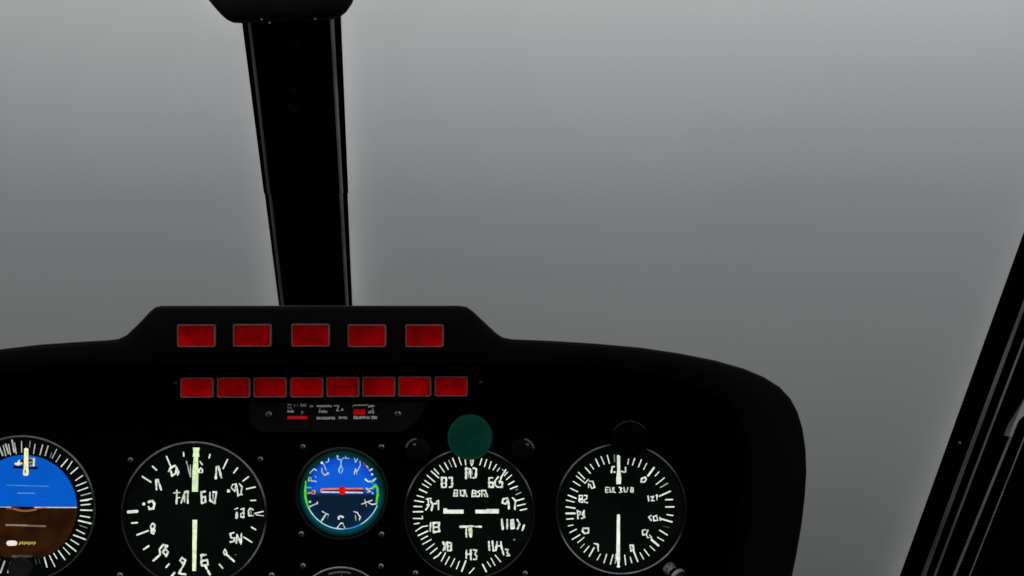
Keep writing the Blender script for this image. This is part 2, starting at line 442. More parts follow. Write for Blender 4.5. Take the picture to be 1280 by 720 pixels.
ink.build('lettering', pl, 'print')
ink = Ink(D - .00015); ink.rect(359.2, 520, 384.3, 524, REDP); ink.build('red_band', pl, 'print')
ink = Ink(D - .00015); ink.rect(441.8, 511.8, 456.3, 518.2, REDB); ink.build('red_square', pl, 'print')
screw(pl, 336.3, 517.2, D, 1.15); screw(pl, 497.6, 516.8, D, 1.15)

# ------------------------------------------------------------------ gauges
S = PAN / F
def gauge(name, label, cat, cx, cy, rim, wrim, rface, upper='rim', arcs=None, flange=None, dialmat='dial', hub=True):
    c = P(cx, cy, PAN)
    t = thing(name, label, cat, c)
    H = .0028
    if flange:
        f = flange; k = f * .34
        pts = [(cx - f, cy - f + k), (cx - f + k, cy - f), (cx + f - k, cy - f), (cx + f, cy - f + k), (cx + f, cy + f - k), (cx + f - k, cy + f), (cx - f + k, cy + f), (cx - f, cy + f - k)]
        bm = bmesh.new(); prism(bm, pts, PAN - .0007, PAN + .001, .0003); obj('mounting_flange', bm, M['panel'], t)
    bm = bmesh.new()
    lathe(bm, c, [(rim * S, 0.0002), (rim * S, H - .0006), ((rim - .4) * S, H - .0002)])
    lathe(bm, c, [((rim - wrim) * S, H), ((rface + 1.5) * S, H - .0002), ((rface + .3) * S, H - .0008), (rface * S, .0012), (rface * S, .0002)])
    obj('bezel', bm, M['bezel'], t, smooth=40)
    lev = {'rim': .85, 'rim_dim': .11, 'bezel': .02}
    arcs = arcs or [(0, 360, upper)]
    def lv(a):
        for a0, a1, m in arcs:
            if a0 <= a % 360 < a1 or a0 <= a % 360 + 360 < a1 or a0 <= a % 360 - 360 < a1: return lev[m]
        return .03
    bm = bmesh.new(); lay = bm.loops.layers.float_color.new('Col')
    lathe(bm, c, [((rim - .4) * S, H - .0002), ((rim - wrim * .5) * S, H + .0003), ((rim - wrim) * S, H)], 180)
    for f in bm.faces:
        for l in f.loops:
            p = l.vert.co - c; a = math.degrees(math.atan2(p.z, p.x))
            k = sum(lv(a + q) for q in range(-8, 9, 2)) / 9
            l[lay] = (k, k * 1.01, k * 1.02, 1)  # bezel highlights painted into the edge colour by angle
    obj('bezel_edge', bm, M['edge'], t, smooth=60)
    bm = bmesh.new()
    lathe(bm, c, [((rface + .6) * S, .0004), ((rface + .6) * S, .0009), (0, .0009)])
    obj('dial', bm, M[dialmat], t)
    return t
DM = PAN - .0012   # plane of the dial print
DN = PAN - .0020   # plane of the needles
PALE = srgb(214, 236, 186)

# -- 1 attitude indicator
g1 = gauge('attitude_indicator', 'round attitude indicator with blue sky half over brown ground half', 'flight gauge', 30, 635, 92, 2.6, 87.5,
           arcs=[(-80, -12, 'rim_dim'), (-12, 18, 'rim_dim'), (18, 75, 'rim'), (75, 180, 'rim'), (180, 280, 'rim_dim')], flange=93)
def halfdisc(cx, cy, r, ycut, top, d, flat=None):
    pts = []
    a = math.asin((cy - ycut) / r)
    rng = [a + (math.pi - 2 * a) * i / 60 for i in range(61)] if top else [a - (math.pi + 2 * a) * i / 60 for i in range(61)]
    for t in rng: pts.append(P(cx + r * math.cos(t), min(cy - r * math.sin(t), flat or 1e9), d))
    bm = bmesh.new(); bm.faces.new([bm.verts.new(p) for p in pts])
    return bm
obj('sky_half', halfdisc(30, 635, 66.3, 634.2, True, DM + .0001), M['blue'], g1)
obj('ground_half', halfdisc(30, 635, 66.3, 634.2, False, DM + .0001, 697), M['brown'], g1)
ink = Ink(DM)
tP, tQ, tR = tf(0, 540, 11.08), tf(0, 625, 7.58), tf(0, 520, 3.6)
draw(ink, tP, 11.08, [[(45, 185), (80, 330), 20, MID], [(118, 170), (145, 315), 20, MID], [(200, 150), (225, 300), 20, MID], [(298, 130), (300, 280), 18, MID], [(418, 130), (408, 210), 18, DIM],
                      [(485, 170), (465, 300), 18, MID], [(590, 180), (553, 315), 22, MID], [(665, 195), (625, 325), 22, MID], [(715, 290), (695, 350), 16, DIM]], 20)
draw(ink, tR, 3.6, [[(255, 150), (235, 190), 6, MID], [(272, 175), (252, 206), 6, MID], [(303, 195), (275, 228), 7], [(325, 203), (302, 240), 6], [(350, 232), (318, 260), 7], [(372, 268), (340, 290), 6],
                    [(388, 297), (343, 315), 7], [(395, 322), (350, 338), 6], [(415, 345), (364, 358), 6, MID], [(416, 372), (362, 381), 7]], 6.5, .66)
draw(ink, tQ, 7.58, [[(768, 8), (835, 0), 16], [(768, 48), (855, 40), 16], [(765, 95), (870, 98), 18], [(760, 150), (850, 165), 18], [(745, 195), (872, 225), 20], [(755, 240), (825, 265), 14, DIM],
                     [(725, 283), (800, 320), 16], [(697, 332), (825, 380), 18], [(670, 375), (745, 422), 14], [(625, 410), (720, 485), 18], [(600, 450), (660, 515), 13], [(553, 480), (615, 565), 17],
                     [(508, 505), (540, 555), 14], [(468, 525), (520, 630), 14], [(420, 545), (445, 635), 17], [(335, 560), (345, 610), 14, [c * .25 for c in DIM]], [(365, 555), (378, 600), 12, [c * .25 for c in DIM]]], 15, .7)
# the unseen left half of the same scale
for k in range(100, 262, 6):
    a = R(k); r0 = 71; r1 = 83 if k % 10 else 86
    ink.line([(30 + r0 * math.cos(a), 635 - r0 * math.sin(a)), (30 + r1 * math.cos(a), 635 - r1 * math.sin(a))], 2, MID)
ink.build('scale_marks', g1)
ink = Ink(DM - .0001, True)
ink.line([(-36, 634), (95.5, 634.4)], 1.3, srgb(205, 205, 170))
ink.line([(8.5, 606.4), (61, 607.9)], 1.3, srgb(70, 130, 190)); ink.line([(22.5, 616.3), (43.5, 616.6)], 1.4, srgb(90, 140, 190))
ink.line([(7.5, 656.4), (33, 657), (57, 657.8)], 2.2, srgb(120, 98, 80)); ink.line([(7.5, 656), (34, 656.6)], 1.6, srgb(150, 126, 108))
ink.build('pitch_lines', g1)
ink = Ink(DM - .0002)
ink.line([(11, 679), (18.5, 679)], 6.4, srgb(242, 232, 220))
for i, x in enumerate((24, 27, 30, 33, 36, 39, 42)): ink.line([(x, 680.6 - (i % 2)), (x + 1.6, 677.6)], 1.6, srgb(178, 165, 84)); ink.line([(x, 679.4), (x + 2.6, 679.2)], 1.2, srgb(150, 138, 70))
ink.build('label_print', g1)
ink = Ink(DM - .0003)
ink.line([(0, 635.2), (14, 635.6)], 2.2, srgb(20, 12, 8)); ink.line([(15, 634.4), (22, 633.9)], 2.6, srgb(24, 60, 40))
ink.line([(17.5, 636), (22, 637.6), (30, 638.8), (38, 638.2), (45, 636.8)], 2.4, srgb(150, 90, 58)); ink.line([(8.5, 635.4), (17, 636)], 2, srgb(128, 72, 46))
ink.line([(46, 635.6), (57, 634.8)], 1.4, srgb(150, 70, 40)); ink.line([(24, 634), (42, 634.6)], 2.0, srgb(16, 10, 6))
ink.build('aircraft_symbol', g1)
ink = Ink(DM - .0004)
BK = (.003, .003, .003)
ink.line([(18, 583.8), (46, 584.8)], 3.4, BK); ink.line([(24, 577), (40, 577)], 5.0, BK)
for a in ([(19.5, 579.6), (22.6, 581)], [(22, 580), (24.2, 575.8)], [(23, 580.5), (26.8, 579)], [(42.4, 573.5), (42, 582)]): ink.line(a, 2.6, srgb(225, 225, 200))
for a in ([(37.5, 573), (40, 573)], [(36.8, 578), (39.6, 577.4)], [(37.6, 582.6), (39.4, 582)]): ink.line(a, 2.2, srgb(150, 135, 120))
ink.build('bank_index', g1)
ink = Ink(DN)
ink.poly([(30.2, 561), (32.2, 559.6), (35.6, 561), (35.4, 585), (36, 592), (34.6, 594.6), (29.6, 594.6), (28.6, 592), (29.6, 585)], srgb(238, 240, 184))
ink.rect(30.8, 587.6, 32.4, 591, srgb(96, 88, 60))
ink.build('bank_pointer', g1)
bm = bmesh.new(); c = P(28, 709, PAN)
lathe(bm, c, [(14.5 * S, .0002), (14.5 * S, .0035), (14.0 * S, .0044), (13 * S, .0048), (12.6 * S, .0044), (0, .0044)], 40)
obj('cage_knob', bm, M['knob'], g1, smooth=40)
bm = bmesh.new(); prism(bm, [(14.5, 694.6), (38.5, 694.6), (38.5, 697), (14.5, 697)], PAN - .0030, PAN - .0012, .0002); obj('knob_shroud', bm, M['rim'], g1)  # pale bar paints the highlight line above the knob
for p in ((-56, 574), (-60, 716), (150.5, 718)): 
    if p[0] < 0: screw(g1, *p, PAN - .0008)

# -- 2 large altimeter
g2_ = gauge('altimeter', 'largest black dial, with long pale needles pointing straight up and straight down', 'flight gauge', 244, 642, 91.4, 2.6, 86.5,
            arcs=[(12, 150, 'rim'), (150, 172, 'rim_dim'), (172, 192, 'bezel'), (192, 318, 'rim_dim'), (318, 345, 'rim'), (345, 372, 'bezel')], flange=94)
tA, tC, tD, tE = tf(195, 550, 8), tf(270, 570, 4.8), tf(150, 600, 6), tf(140, 540, 4)
ink = Ink(DM)
draw(ink, tA, 8, [[(105, 165), (150, 270), 19], [(275, 125), (278, 160), 18], [(540, 145), (530, 180), 17], [(715, 195), (672, 285), 19], [(815, 280), (778, 328), 17]], 18)
draw(ink, tE, 4, [[(203, 172), (222, 190), 9], [(152, 223), (194, 250), 10]], 9)
draw(ink, tC, 4.8, [[(195, 125), (162, 150), 10], [(235, 186), (183, 198), 11], [(238, 266), (208, 267), 10], [(213, 427), (238, 442), 11], [(167, 487), (215, 517), 11], [(20, 650), (40, 673), 10], [(232, 345), (282, 333), 10], [(240, 353), (285, 359), 6]], 10)
draw(ink, tD, 6, [[(62, 240), (128, 235), 26], [(87, 323), (130, 320), 14], [(128, 412), (212, 380), 16], [(178, 520), (215, 495), 17], [(250, 605), (290, 570), 20], [(345, 655), (368, 630), 14]], 15)
ink.line([(210, 726), (218, 716)], 2.6)
ink.build('scale_marks', g2_)
ink = Ink(DM - .0001, True)
draw(ink, tA, 8, [[(125, 315), (140, 285), (190, 255), (205, 275), (200, 330), (160, 360), (150, 310)], [(205, 275), (226, 320), (215, 350)],
                  [(305, 215), (325, 290), (345, 370), 11, MID], [(345, 250), (345, 370), 11, MID], [(440, 215), (462, 245), 12], [(430, 300), (450, 280), (466, 300), (460, 325), (430, 325), (430, 300), 12],
                  [(598, 380), (605, 270), (625, 265), (655, 378), 18], [(598, 380), 14],
                  [(208, 505), (205, 635), 19], [(178, 530), (240, 525), 13], [(208, 580), (238, 575), 10], [(252, 630), (290, 520), (318, 515), (318, 630), 17], [(285, 560), (285, 620), 12],
                  [(490, 515), (452, 520), (458, 632), 17], [(458, 575), (492, 565), (496, 620), (458, 632), 17], [(540, 525), (540, 605), (588, 632), (602, 520), (572, 520), 17], [(570, 540), (572, 600), 9],
                  [(2, 400), (5, 495), 17], [(5, 402), (20, 396), (52, 498), 17]], 15)
draw(ink, tC, 4.8, [[(75, 210), 10], [(92, 190), (100, 171), (122, 167), (112, 213), (93, 192), 8], [(126, 178), (131, 240), (150, 228), (156, 185), (140, 166), 8], [(155, 231), 5],
                    [(112, 320), (130, 312), 8], [(125, 340), (123, 370), 14], [(150, 320), (167, 315), (167, 367), (149, 366), (150, 345), (166, 340), 8], [(222, 322), (205, 315), (194, 330), (198, 358), (224, 358), 9], [(208, 330), (212, 350), 5, MID],
                    [(107, 460), (86, 466), (90, 490), (112, 492), (106, 512), (86, 516), 9], [(122, 522), (126, 470), (150, 530), (153, 465), 9], [(118, 508), (150, 500), 6],
                    [(45, 577), (54, 560), (66, 580), (52, 592), (45, 577), 9], [(60, 588), (108, 632), 13], [(118, 593), 3.5, DIM]], 8)
draw(ink, tD, 6, [[(178, 180), 12], [(215, 165), (245, 156), (258, 180), (250, 215), (220, 217), (214, 200), 15], [(230, 345), (245, 326), (262, 340), (256, 366), (232, 362), (230, 345), 13], [(238, 378), (262, 376), (252, 405), (237, 395), (237, 374), 15],
                  [(325, 485), (296, 520), (300, 560), (272, 590), 13], [(330, 490), (355, 495), (320, 540), (345, 570), (361, 540), (340, 518), 14],
                  [(470, 625), (450, 605), (465, 582), (490, 600), (482, 630), (440, 700), (492, 708), 14]], 14)
draw(ink, tE, 4, [[(470, 614), (446, 616), (448, 665), 10], [(448, 645), (476, 640), (480, 665), (450, 668), 9], [(468, 672), (490, 712), 9]], 9)
ink.build('numerals', g2_)
ink = Ink(DN)
q = [tA(p) for p in ((368, 75), (438, 77), (428, 120), (434, 165), (420, 175), (424, 300), (420, 517), (360, 517), (364, 300), (378, 175), (366, 165), (374, 120))]
ink.poly([q[0], q[1], q[2], q[11]], PALE); ink.poly([q[11], q[2], q[3], q[10]], PALE); ink.poly([q[10], q[3], q[4], q[9]], PALE); ink.poly([q[9], q[4], q[5], q[6], q[7], q[8]], PALE)
ink.build('upper_needle', g2_)
ink = Ink(DN); ink.poly([tD(p) for p in ((544, 299), (579, 299), (570, 682), (542, 682))], srgb(230, 240, 196)); ink.build('lower_needle', g2_)
bm = bmesh.new(); lathe(bm, P(244, 722, PAN), [(7 * S, .0015), (7 * S, .0045), (6 * S, .0052), (0, .0052)], 28); obj('setting_knob', bm, M['bezel'], g2_, smooth=40)
for p in ((163.5, 574.5), (326, 573.5), (150.5, 718.5), (340, 718.5)): screw(g2_, *p, PAN - .0008, .95)

# -- 3 small blue dial
g3 = gauge('blue_gauge', 'small blue lit dial with red needle lying level across it', 'flight gauge', 428, 616, 58.3, 3.2, 53.5,
           arcs=[(40, 150, 'rim_dim'), (-210, 40, 'bezel')], dialmat='vsi')
tF, tG = tf(370, 555, 10.667), tf(370, 610, 10.283)
YEL, GRN, LGT, ORG, CYA = srgb(205, 210, 120), srgb(88, 200, 30), srgb(180, 215, 225), srgb(225, 150, 45), srgb(160, 215, 235)
ink = Ink(DM)
def arc(cx, cy, r, a0, a1, w, col, n=20):
    ink.line([(cx + r * math.cos(R(a0 + (a1 - a0) * i / n)), cy - r * math.sin(R(a0 + (a1 - a0) * i / n))) for i in range(n + 1)], w, col)
arc(428, 614.5, 46.6, 172, 206, 2.6, GRN); arc(428, 614.5, 46.8, 206, 272, 1.2, srgb(190, 225, 225), 30); arc(428, 614.5, 46.8, 272, 300, 1.2, srgb(70, 150, 220), 14); arc(428, 614.5, 46.8, 300, 338, 1.2, srgb(170, 215, 235), 18)
draw(ink, tF, 10.667, [[(130, 500), (128, 580), (132, 690), 18, GRN], [(135, 580), (200, 582), 18, GRN], [(1060, 550), (1086, 590), (1092, 690), 30, GRN], [(1010, 592), (1060, 552), 26, GRN]], 14, 1.0)
draw(ink, tG, 10.283, [[(1050, 60), (1035, 195), 28, GRN]], 14, 1.0)
ink.build('colour_arcs', g3)
ink = Ink(DM - .00012, True)
draw(ink, tF, 10.667, [[(435, 188), (436, 230), (402, 246), 12, LGT], [(340, 242), (366, 266), (405, 350), 14, LGT], [(345, 322), (346, 378), (386, 416), (428, 396), 16, YEL], [(425, 392), 17, LGT], [(345, 250), 17, srgb(230, 235, 240)],
                       [(552, 155), (556, 198), (600, 215), (600, 280), (572, 340), (578, 382), 15, CYA], [(553, 165), 14, srgb(220, 190, 160)], [(600, 280), (622, 340), (602, 388), 15, CYA], [(600, 215), (632, 185), (664, 188), (705, 195), 10, YEL], [(660, 160), (664, 190), 9, YEL],
                       [(778, 188), (792, 245), (822, 198), 10, LGT], [(852, 228), (858, 278), (820, 362), (792, 330), (776, 405), 13, LGT], [(790, 345), (816, 404), 12, YEL],
                       [(905, 250), (925, 285), 13, srgb(190, 60, 70)], [(940, 290), (962, 320), 13, YEL], [(982, 352), (1015, 335), 22, srgb(225, 215, 205)], [(1015, 405), 15, srgb(220, 230, 255)], [(925, 470), (960, 500), (1010, 502), (1065, 460), 20, srgb(205, 230, 190)], [(1010, 502), (1032, 540), 14, GRN],
                       [(940, 600), (992, 632), (950, 646), 15, YEL], [(1020, 655), 13, CYA], [(940, 592), 12, LGT], [(965, 600), (1010, 592), 14, YEL],
                       [(185, 390), (240, 330), (276, 355), 14, LGT], [(165, 492), (172, 442), (202, 450), (196, 482), (165, 497), 13, srgb(150, 210, 90)], [(200, 492), (272, 500), 14, srgb(205, 215, 170)], [(255, 425), (268, 450), 12, CYA],
                       [(162, 656), (206, 650), 20, ORG], [(216, 628), (250, 618), (250, 662), (215, 664), 15, ORG]], 12, 1.0)
W2 = srgb(215, 222, 222)
draw(ink, tG, 10.283, [[(180, 178), 15, W2], [(176, 240), (240, 212), (272, 195), 14, W2], [(275, 182), (272, 205), 14, W2], [(340, 302), (418, 346), 14, W2], [(418, 346), (405, 385), 10, DIM], [(388, 330), (320, 438), 18, W2],
                       [(542, 376), (570, 362), (604, 374), 22, W2], [(550, 395), 13, W2], [(528, 518), (574, 452), (600, 452), (632, 518), 14, W2], [(740, 303), (780, 312), (826, 370), (814, 412), 15, W2], [(762, 350), (772, 416), 15, MID],
                       [(845, 207), (890, 190), (980, 155), 14, W2], [(884, 150), (905, 235), 13, MID], [(930, 186), (975, 212), (1030, 205), 13, W2]], 13, 1.0)
ink.build('numerals', g3)
ink = Ink(DN)
ink.line([tF((350, 616)), tF((885, 624))], 4.4, srgb(60, 10, 14))
ink.line([tF((345, 602)), tF((600, 598)), tF((888, 597))], 2.3, srgb(222, 120, 118)); ink.line([tF((345, 640)), tF((885, 648))], 2.0, srgb(190, 205, 215)); ink.line([tF((640, 612)), tF((885, 612))], 1.3, srgb(150, 20, 40))
ink.line([tF((338, 606)), tF((334, 638))], 2.2, srgb(215, 120, 60))
ink.build('needle', g3)
ink = Ink(DN - .0002); ink.dot(*tF((615, 602)), 3.9, srgb(190, 20, 8)); ink.dot(*tF((618, 634)), 4.1, srgb(215, 14, 4)); ink.build('needle_hub', g3)
for p in ((379, 558), (477, 558), (377, 667), (477, 667.5)): screw(g3, *p, PAN - .0002, .95)

# -- 4 fourth dial with ears
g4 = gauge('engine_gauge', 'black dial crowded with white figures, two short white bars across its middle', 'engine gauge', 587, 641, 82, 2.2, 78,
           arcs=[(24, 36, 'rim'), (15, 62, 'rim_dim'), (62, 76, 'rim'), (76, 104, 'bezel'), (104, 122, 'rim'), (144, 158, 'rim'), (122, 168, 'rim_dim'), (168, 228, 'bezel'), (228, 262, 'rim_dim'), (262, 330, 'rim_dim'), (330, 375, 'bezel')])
for (x, y, a) in ((522, 562, 1), (653, 562, -1)):
    bm = bmesh.new(); lathe(bm, P(x, y, PAN), [(15 * S, .0002), (15 * S, .0022), (13.5 * S, .0028), (0, .0028)], 32); e = obj('mounting_ear', bm, M['bezel'], g4, smooth=40)
    bm = bmesh.new(); lathe(bm, P(x, y, PAN), [(15.2 * S, .0021), (14.3 * S, .0029), (13.3 * S, .0029)], 24, 95 if a > 0 else 10, 165 if a > 0 else 80); obj('worn_edge', bm, M['rim'], e, smooth=60)  # pale arc paints a highlight on the ear's rim
    screw(g4, x + (-4 if a > 0 else 6), y - 6, PAN - .0029, .55)
tH, tI, tJ, tK = tf(500, 560, 9), tf(580, 560, 9), tf(500, 640, 9), tf(580, 640, 9)
ink = Ink(DM)
draw(ink, tH, 9, [[(730, 105), (740, 190), 15], [(660, 105), (690, 190), 15], [(592, 115), (630, 210), 17], [(548, 140), (582, 212), 11, MID], [(500, 165), (543, 240)], [(445, 195), (498, 270)], [(385, 235), (435, 290), 17], [(352, 262), (435, 335), 18], [(305, 308), (392, 382)],
                  [(278, 365), (350, 415)], [(252, 405), (320, 445)], [(220, 465), (300, 502), 18], [(192, 535), (265, 555)], [(165, 592), (265, 608), 18], [(157, 657), (245, 660), 18], [(150, 718), (255, 716), 18]], 15)
draw(ink, tI, 9, [[(200, 120), (178, 190)], [(255, 130), (230, 208)], [(305, 155), (282, 232)], [(365, 185), (328, 245)], [(400, 225), (375, 260), 14], [(470, 245), (415, 335), 22], [(490, 270), (455, 312), 14], [(430, 240), (450, 262), 10, MID], [(535, 305), (478, 355)], [(562, 375), (502, 410), 20],
                  [(600, 430), (522, 460), 18], [(605, 465), (580, 475), 12, DIM], [(640, 500), (585, 525), 14, MID], [(672, 570), (585, 595), 20], [(688, 630), (600, 650), 16], [(705, 685), (632, 700), 20]], 15)
draw(ink, tJ, 9, [[(150, 72), (255, 75), 16], [(250, 45), (255, 75), 13], [(160, 135), (215, 125), 16], [(178, 215), (250, 165), (310, 155), 18], [(205, 265), (310, 215), 20], [(238, 310), (310, 270)], [(255, 362), (350, 310)], [(298, 425), (385, 358)], [(340, 470), (418, 405), 16],
                  [(382, 520), (430, 490), (460, 455), 19], [(465, 552), (512, 460)], [(510, 590), (555, 505)], [(570, 615), (615, 525), 13], [(635, 640), (668, 555), 14], [(695, 665), (740, 550), 21], [(780, 690), (835, 630), 16]], 15)
draw(ink, tK, 9, [[(350, 485), (412, 560)], [(305, 520), (348, 600)], [(262, 560), (298, 615), 13], [(210, 590), (250, 670), 19]], 14)
ink.rect(*tH((488, 694)), *tH((715, 738)), WHITE); ink.rect(*tH((488, 680)), *tH((530, 700)), WHITE); ink.rect(*tI((128, 694)), *tI((392, 736)), WHITE); ink.rect(*tI((250, 687)), *tI((392, 700)), WHITE)
ink.build('scale_marks', g4)
ink = Ink(DM - .0001, True)
draw(ink, tH, 9, [[(795, 118), (825, 118), (820, 175), (808, 200), (797, 172), (795, 118), 13], [(745, 228), (742, 340), 22], [(745, 230), (790, 238), (796, 335), 20], [(770, 260), (772, 330), 9, MID], [(825, 226), (860, 238), (852, 330), (822, 336), 20], [(808, 240), (812, 300), 9, MID],
                  [(472, 332), (470, 440), 18], [(472, 332), (520, 336), (518, 440), (470, 440), 17], [(475, 395), (512, 395), 9], [(555, 335), (586, 335), (586, 436), (556, 440), 18],
                  [(612, 475), (646, 475), (646, 540), (605, 540), (612, 475), 14], [(605, 508), (645, 508), 11], [(680, 475), (682, 535), (720, 540), (722, 475), 14], [(725, 475), (752, 545), 12], [(700, 478), (740, 475), 10],
                  [(295, 575), (350, 568), 15], [(315, 578), (322, 650), (290, 695), 17], [(342, 590), (366, 640), (356, 700), 17], [(375, 628), (412, 622), 13], [(412, 602), (432, 592), (432, 690), 18], [(300, 640), (330, 640), 9]], 14, 1.2)
draw(ink, tI, 9, [[(96, 478), (130, 480), (132, 540), (90, 545), (96, 478), 13], [(95, 510), (130, 510), 11], [(182, 480), (150, 490), (178, 515), (172, 540), (146, 545), 12], [(200, 480), (200, 545), 13], [(200, 480), (242, 480), (264, 547), 14], [(225, 515), (236, 545), 11],
                  [(322, 336), (282, 336), (282, 436), (326, 440), (330, 392), (284, 388), 17], [(385, 325), (350, 370), (350, 420), (378, 440), (428, 440), (430, 385), (395, 378), 17], [(420, 335), (400, 400), 12],
                  [(490, 565), (442, 572), (430, 615), (466, 630), (498, 585), (505, 680), 19], [(545, 560), (578, 592), (572, 688), 18]], 15, 1.2)
draw(ink, tJ, 9, [[(346, 120), (340, 215), 16], [(376, 122), (442, 120), (432, 170), (446, 216), (378, 230), (376, 122), 17], [(385, 172), (430, 170), 15], [(485, 340), (502, 385), (488, 430), 17], [(512, 345), (510, 430), 9], [(532, 340), (576, 350), (576, 430), (534, 436), (532, 340), 16], [(538, 386), (576, 386), 13],
                  [(748, 430), (745, 520), 16], [(745, 484), (785, 470), 11], [(796, 428), (798, 535), 18], [(826, 425), (862, 430), (842, 475), (862, 492), (860, 532), (826, 532), 16],
                  [(680, 166), (745, 164), 26], [(755, 164), (825, 160), 19], [(845, 164), (868, 166), 17], [(885, 164), (912, 166), 17], [(745, 180), (748, 280), 15], [(790, 195), (796, 272), 36, PALE]], 15, 1.2)
draw(ink, tK, 9, [[(170, 166), (190, 164), 18], [(425, 82), (436, 190), 20], [(486, 85), (486, 190), 18], [(526, 92), (556, 86), (566, 184), (532, 186), (526, 92), 14], [(546, 92), (547, 184), 10], [(600, 86), (626, 135), (602, 190), 18], [(676, 150), (656, 206), 20],
                  [(280, 335), (286, 428), 17], [(320, 330), (330, 436), (360, 430), (372, 335), 17], [(370, 382), (402, 380), 13], [(415, 335), (422, 400), (446, 478), 17], [(468, 420), (496, 425), (484, 455), (512, 490), (480, 492), 14], [(565, 312), 12, DIM]], 15, 1.2)
ink.build('numerals', g4)
for p in ((519.5, 716), (656.5, 716.5)): screw(g4, *p, PAN - .0002, .95)

# -- 5 fifth dial
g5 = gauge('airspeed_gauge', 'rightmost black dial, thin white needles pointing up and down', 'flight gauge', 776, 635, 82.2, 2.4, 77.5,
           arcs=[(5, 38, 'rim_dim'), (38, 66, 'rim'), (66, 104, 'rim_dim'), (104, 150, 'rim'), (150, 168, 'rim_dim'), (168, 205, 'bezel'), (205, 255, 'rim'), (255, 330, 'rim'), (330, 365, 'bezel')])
tL, tM, tN, tO = tf(690, 555, 8.47), tf(770, 555, 8.47), tf(690, 635, 8.47), tf(770, 635, 8.47)
ink = Ink(DM)
draw(ink, tL, 8.47, [[(660, 115), (662, 185), 14, DIM], [(585, 120), (608, 205)], [(520, 135), (553, 213)], [(463, 160), (498, 235)], [(405, 215), (440, 265), 12], [(353, 250), (405, 308)], [(280, 300), (345, 368)], [(258, 338), (350, 415), 13], [(225, 397), (298, 442)], [(197, 470), (270, 505)],
                     [(172, 542), (255, 575), 17], [(153, 595), (235, 615)], [(150, 665), (243, 680), 17]], 15)
draw(ink, tM, 8.47, [[(138, 138), (125, 213), 14], [(200, 145), (175, 222), 15], [(268, 168), (238, 242), 16], [(325, 205), (292, 268), 12], [(402, 252), (340, 335), 25], [(455, 295), (415, 338), 12], [(512, 358), (425, 428), 14], [(548, 415), (470, 460), 12, MID], [(575, 500), (460, 552), 20],
                     [(598, 588), (525, 590), 16], [(612, 665), (528, 667), 17]], 14)
draw(ink, tN, 8.47, [[(150, 57), (243, 57), 24], [(155, 118), (225, 113), 17], [(172, 190), (222, 180), 15], [(190, 260), (258, 225), 15], [(215, 332), (297, 283), 15], [(272, 367), (340, 310), 13], [(303, 422), (343, 380), 12, MID], [(340, 467), (392, 405), 14], [(395, 510), (445, 420), 18], [(478, 550), (513, 488), 13],
                     [(550, 580), (578, 492), 14], [(618, 595), (645, 495), 14], [(770, 500), (780, 600), 15]], 14)
draw(ink, tO, 8.47, [[(540, 70), (603, 80), 15], [(470, 113), (592, 147), 20], [(500, 195), (565, 205), 10, [c * .3 for c in DIM]], [(462, 235), (542, 285), 16], [(440, 310), (505, 348), 12], [(375, 335), (450, 398), 24], [(360, 403), (410, 450), 13], [(300, 440), (350, 505), 15], [(255, 475), (292, 540), 14],
                     [(180, 440), (230, 565), 19], [(150, 520), (168, 580), 13]], 14)
ink.build('scale_marks', g5)
ink = Ink(DM - .0001, True)
draw(ink, tL, 8.47, [[(660, 240), (638, 242), (630, 300), 15], [(662, 297), 10], [(780, 245), (776, 297), 17], [(735, 288), (765, 298), 13],
                     [(597, 460), (568, 460), (570, 512), (598, 512), 12], [(570, 486), (592, 486), 11], [(612, 460), (616, 508), (640, 510), (640, 462), 12], [(656, 460), (656, 510), (670, 512), 11], [(712, 458), (738, 468), (725, 484), (740, 508), (714, 512), 12],
                     [(385, 373), (356, 410), 12], [(388, 420), (386, 462), 13], [(392, 392), (432, 395), (452, 458), (420, 470), (404, 430), 14],
                     [(290, 545), (322, 545), (320, 580), (290, 580), (290, 545), 12], [(285, 592), (330, 590), (326, 618), (292, 612), (285, 592), 12], [(340, 545), (370, 545), (366, 580), (342, 590), (346, 616), (376, 622), 13]], 13)
draw(ink, tM, 8.47, [[(85, 457), (90, 506), (115, 506), (125, 460), 12], [(160, 460), (182, 465), (180, 510), (155, 505), (160, 460), 11], [(160, 485), (180, 486), 10],
                     [(265, 400), (272, 366), (310, 352), (320, 375), (300, 402), (265, 405), 15], [(340, 552), (346, 602), 17], [(368, 560), (396, 555), (374, 600), (406, 600), 14], [(425, 545), (434, 540), (434, 592), 14]], 13)
draw(ink, tN, 8.47, [[(270, 28), (275, 112), 16], [(270, 30), (302, 42), (294, 72), (275, 75), 13], [(340, 28), (322, 70), (346, 98), (312, 110), 14], [(340, 28), (342, 80), 10],
                     [(330, 215), (386, 215), (386, 262), (346, 270), (322, 242), (330, 215), 17], [(445, 375), (486, 385), (490, 455), 16], [(668, 585), (678, 490), 12, MID]], 13)
draw(ink, tO, 8.47, [[(372, 80), (346, 98), (372, 130), 15], [(395, 90), (430, 80), (442, 130), (400, 136), (395, 90), 14], [(465, 100), (470, 130), 13], [(312, 230), (280, 240), (285, 285), (320, 280), (337, 235), 14], [(318, 280), (335, 315), (372, 312), 13], [(355, 285), (380, 318), 10],
                     [(160, 455), (150, 395), (180, 395), (186, 442), 16]], 13)
ink.build('numerals', g5)
ink = Ink(DN); ink.poly([tL(p) for p in ((688, 118), (721, 118), (722, 280), (734, 360), (729, 424), (682, 424), (680, 370), (690, 280))], srgb(224, 238, 216)); ink.build('upper_needle', g5)
ink = Ink(DN); ink.poly([tN(p) for p in ((688, 72), (704, 66), (720, 72), (720, 540), (714, 600), (722, 622), (704, 634), (684, 622), (694, 600), (680, 540))], srgb(230, 240, 226)); ink.build('lower_needle', g5)

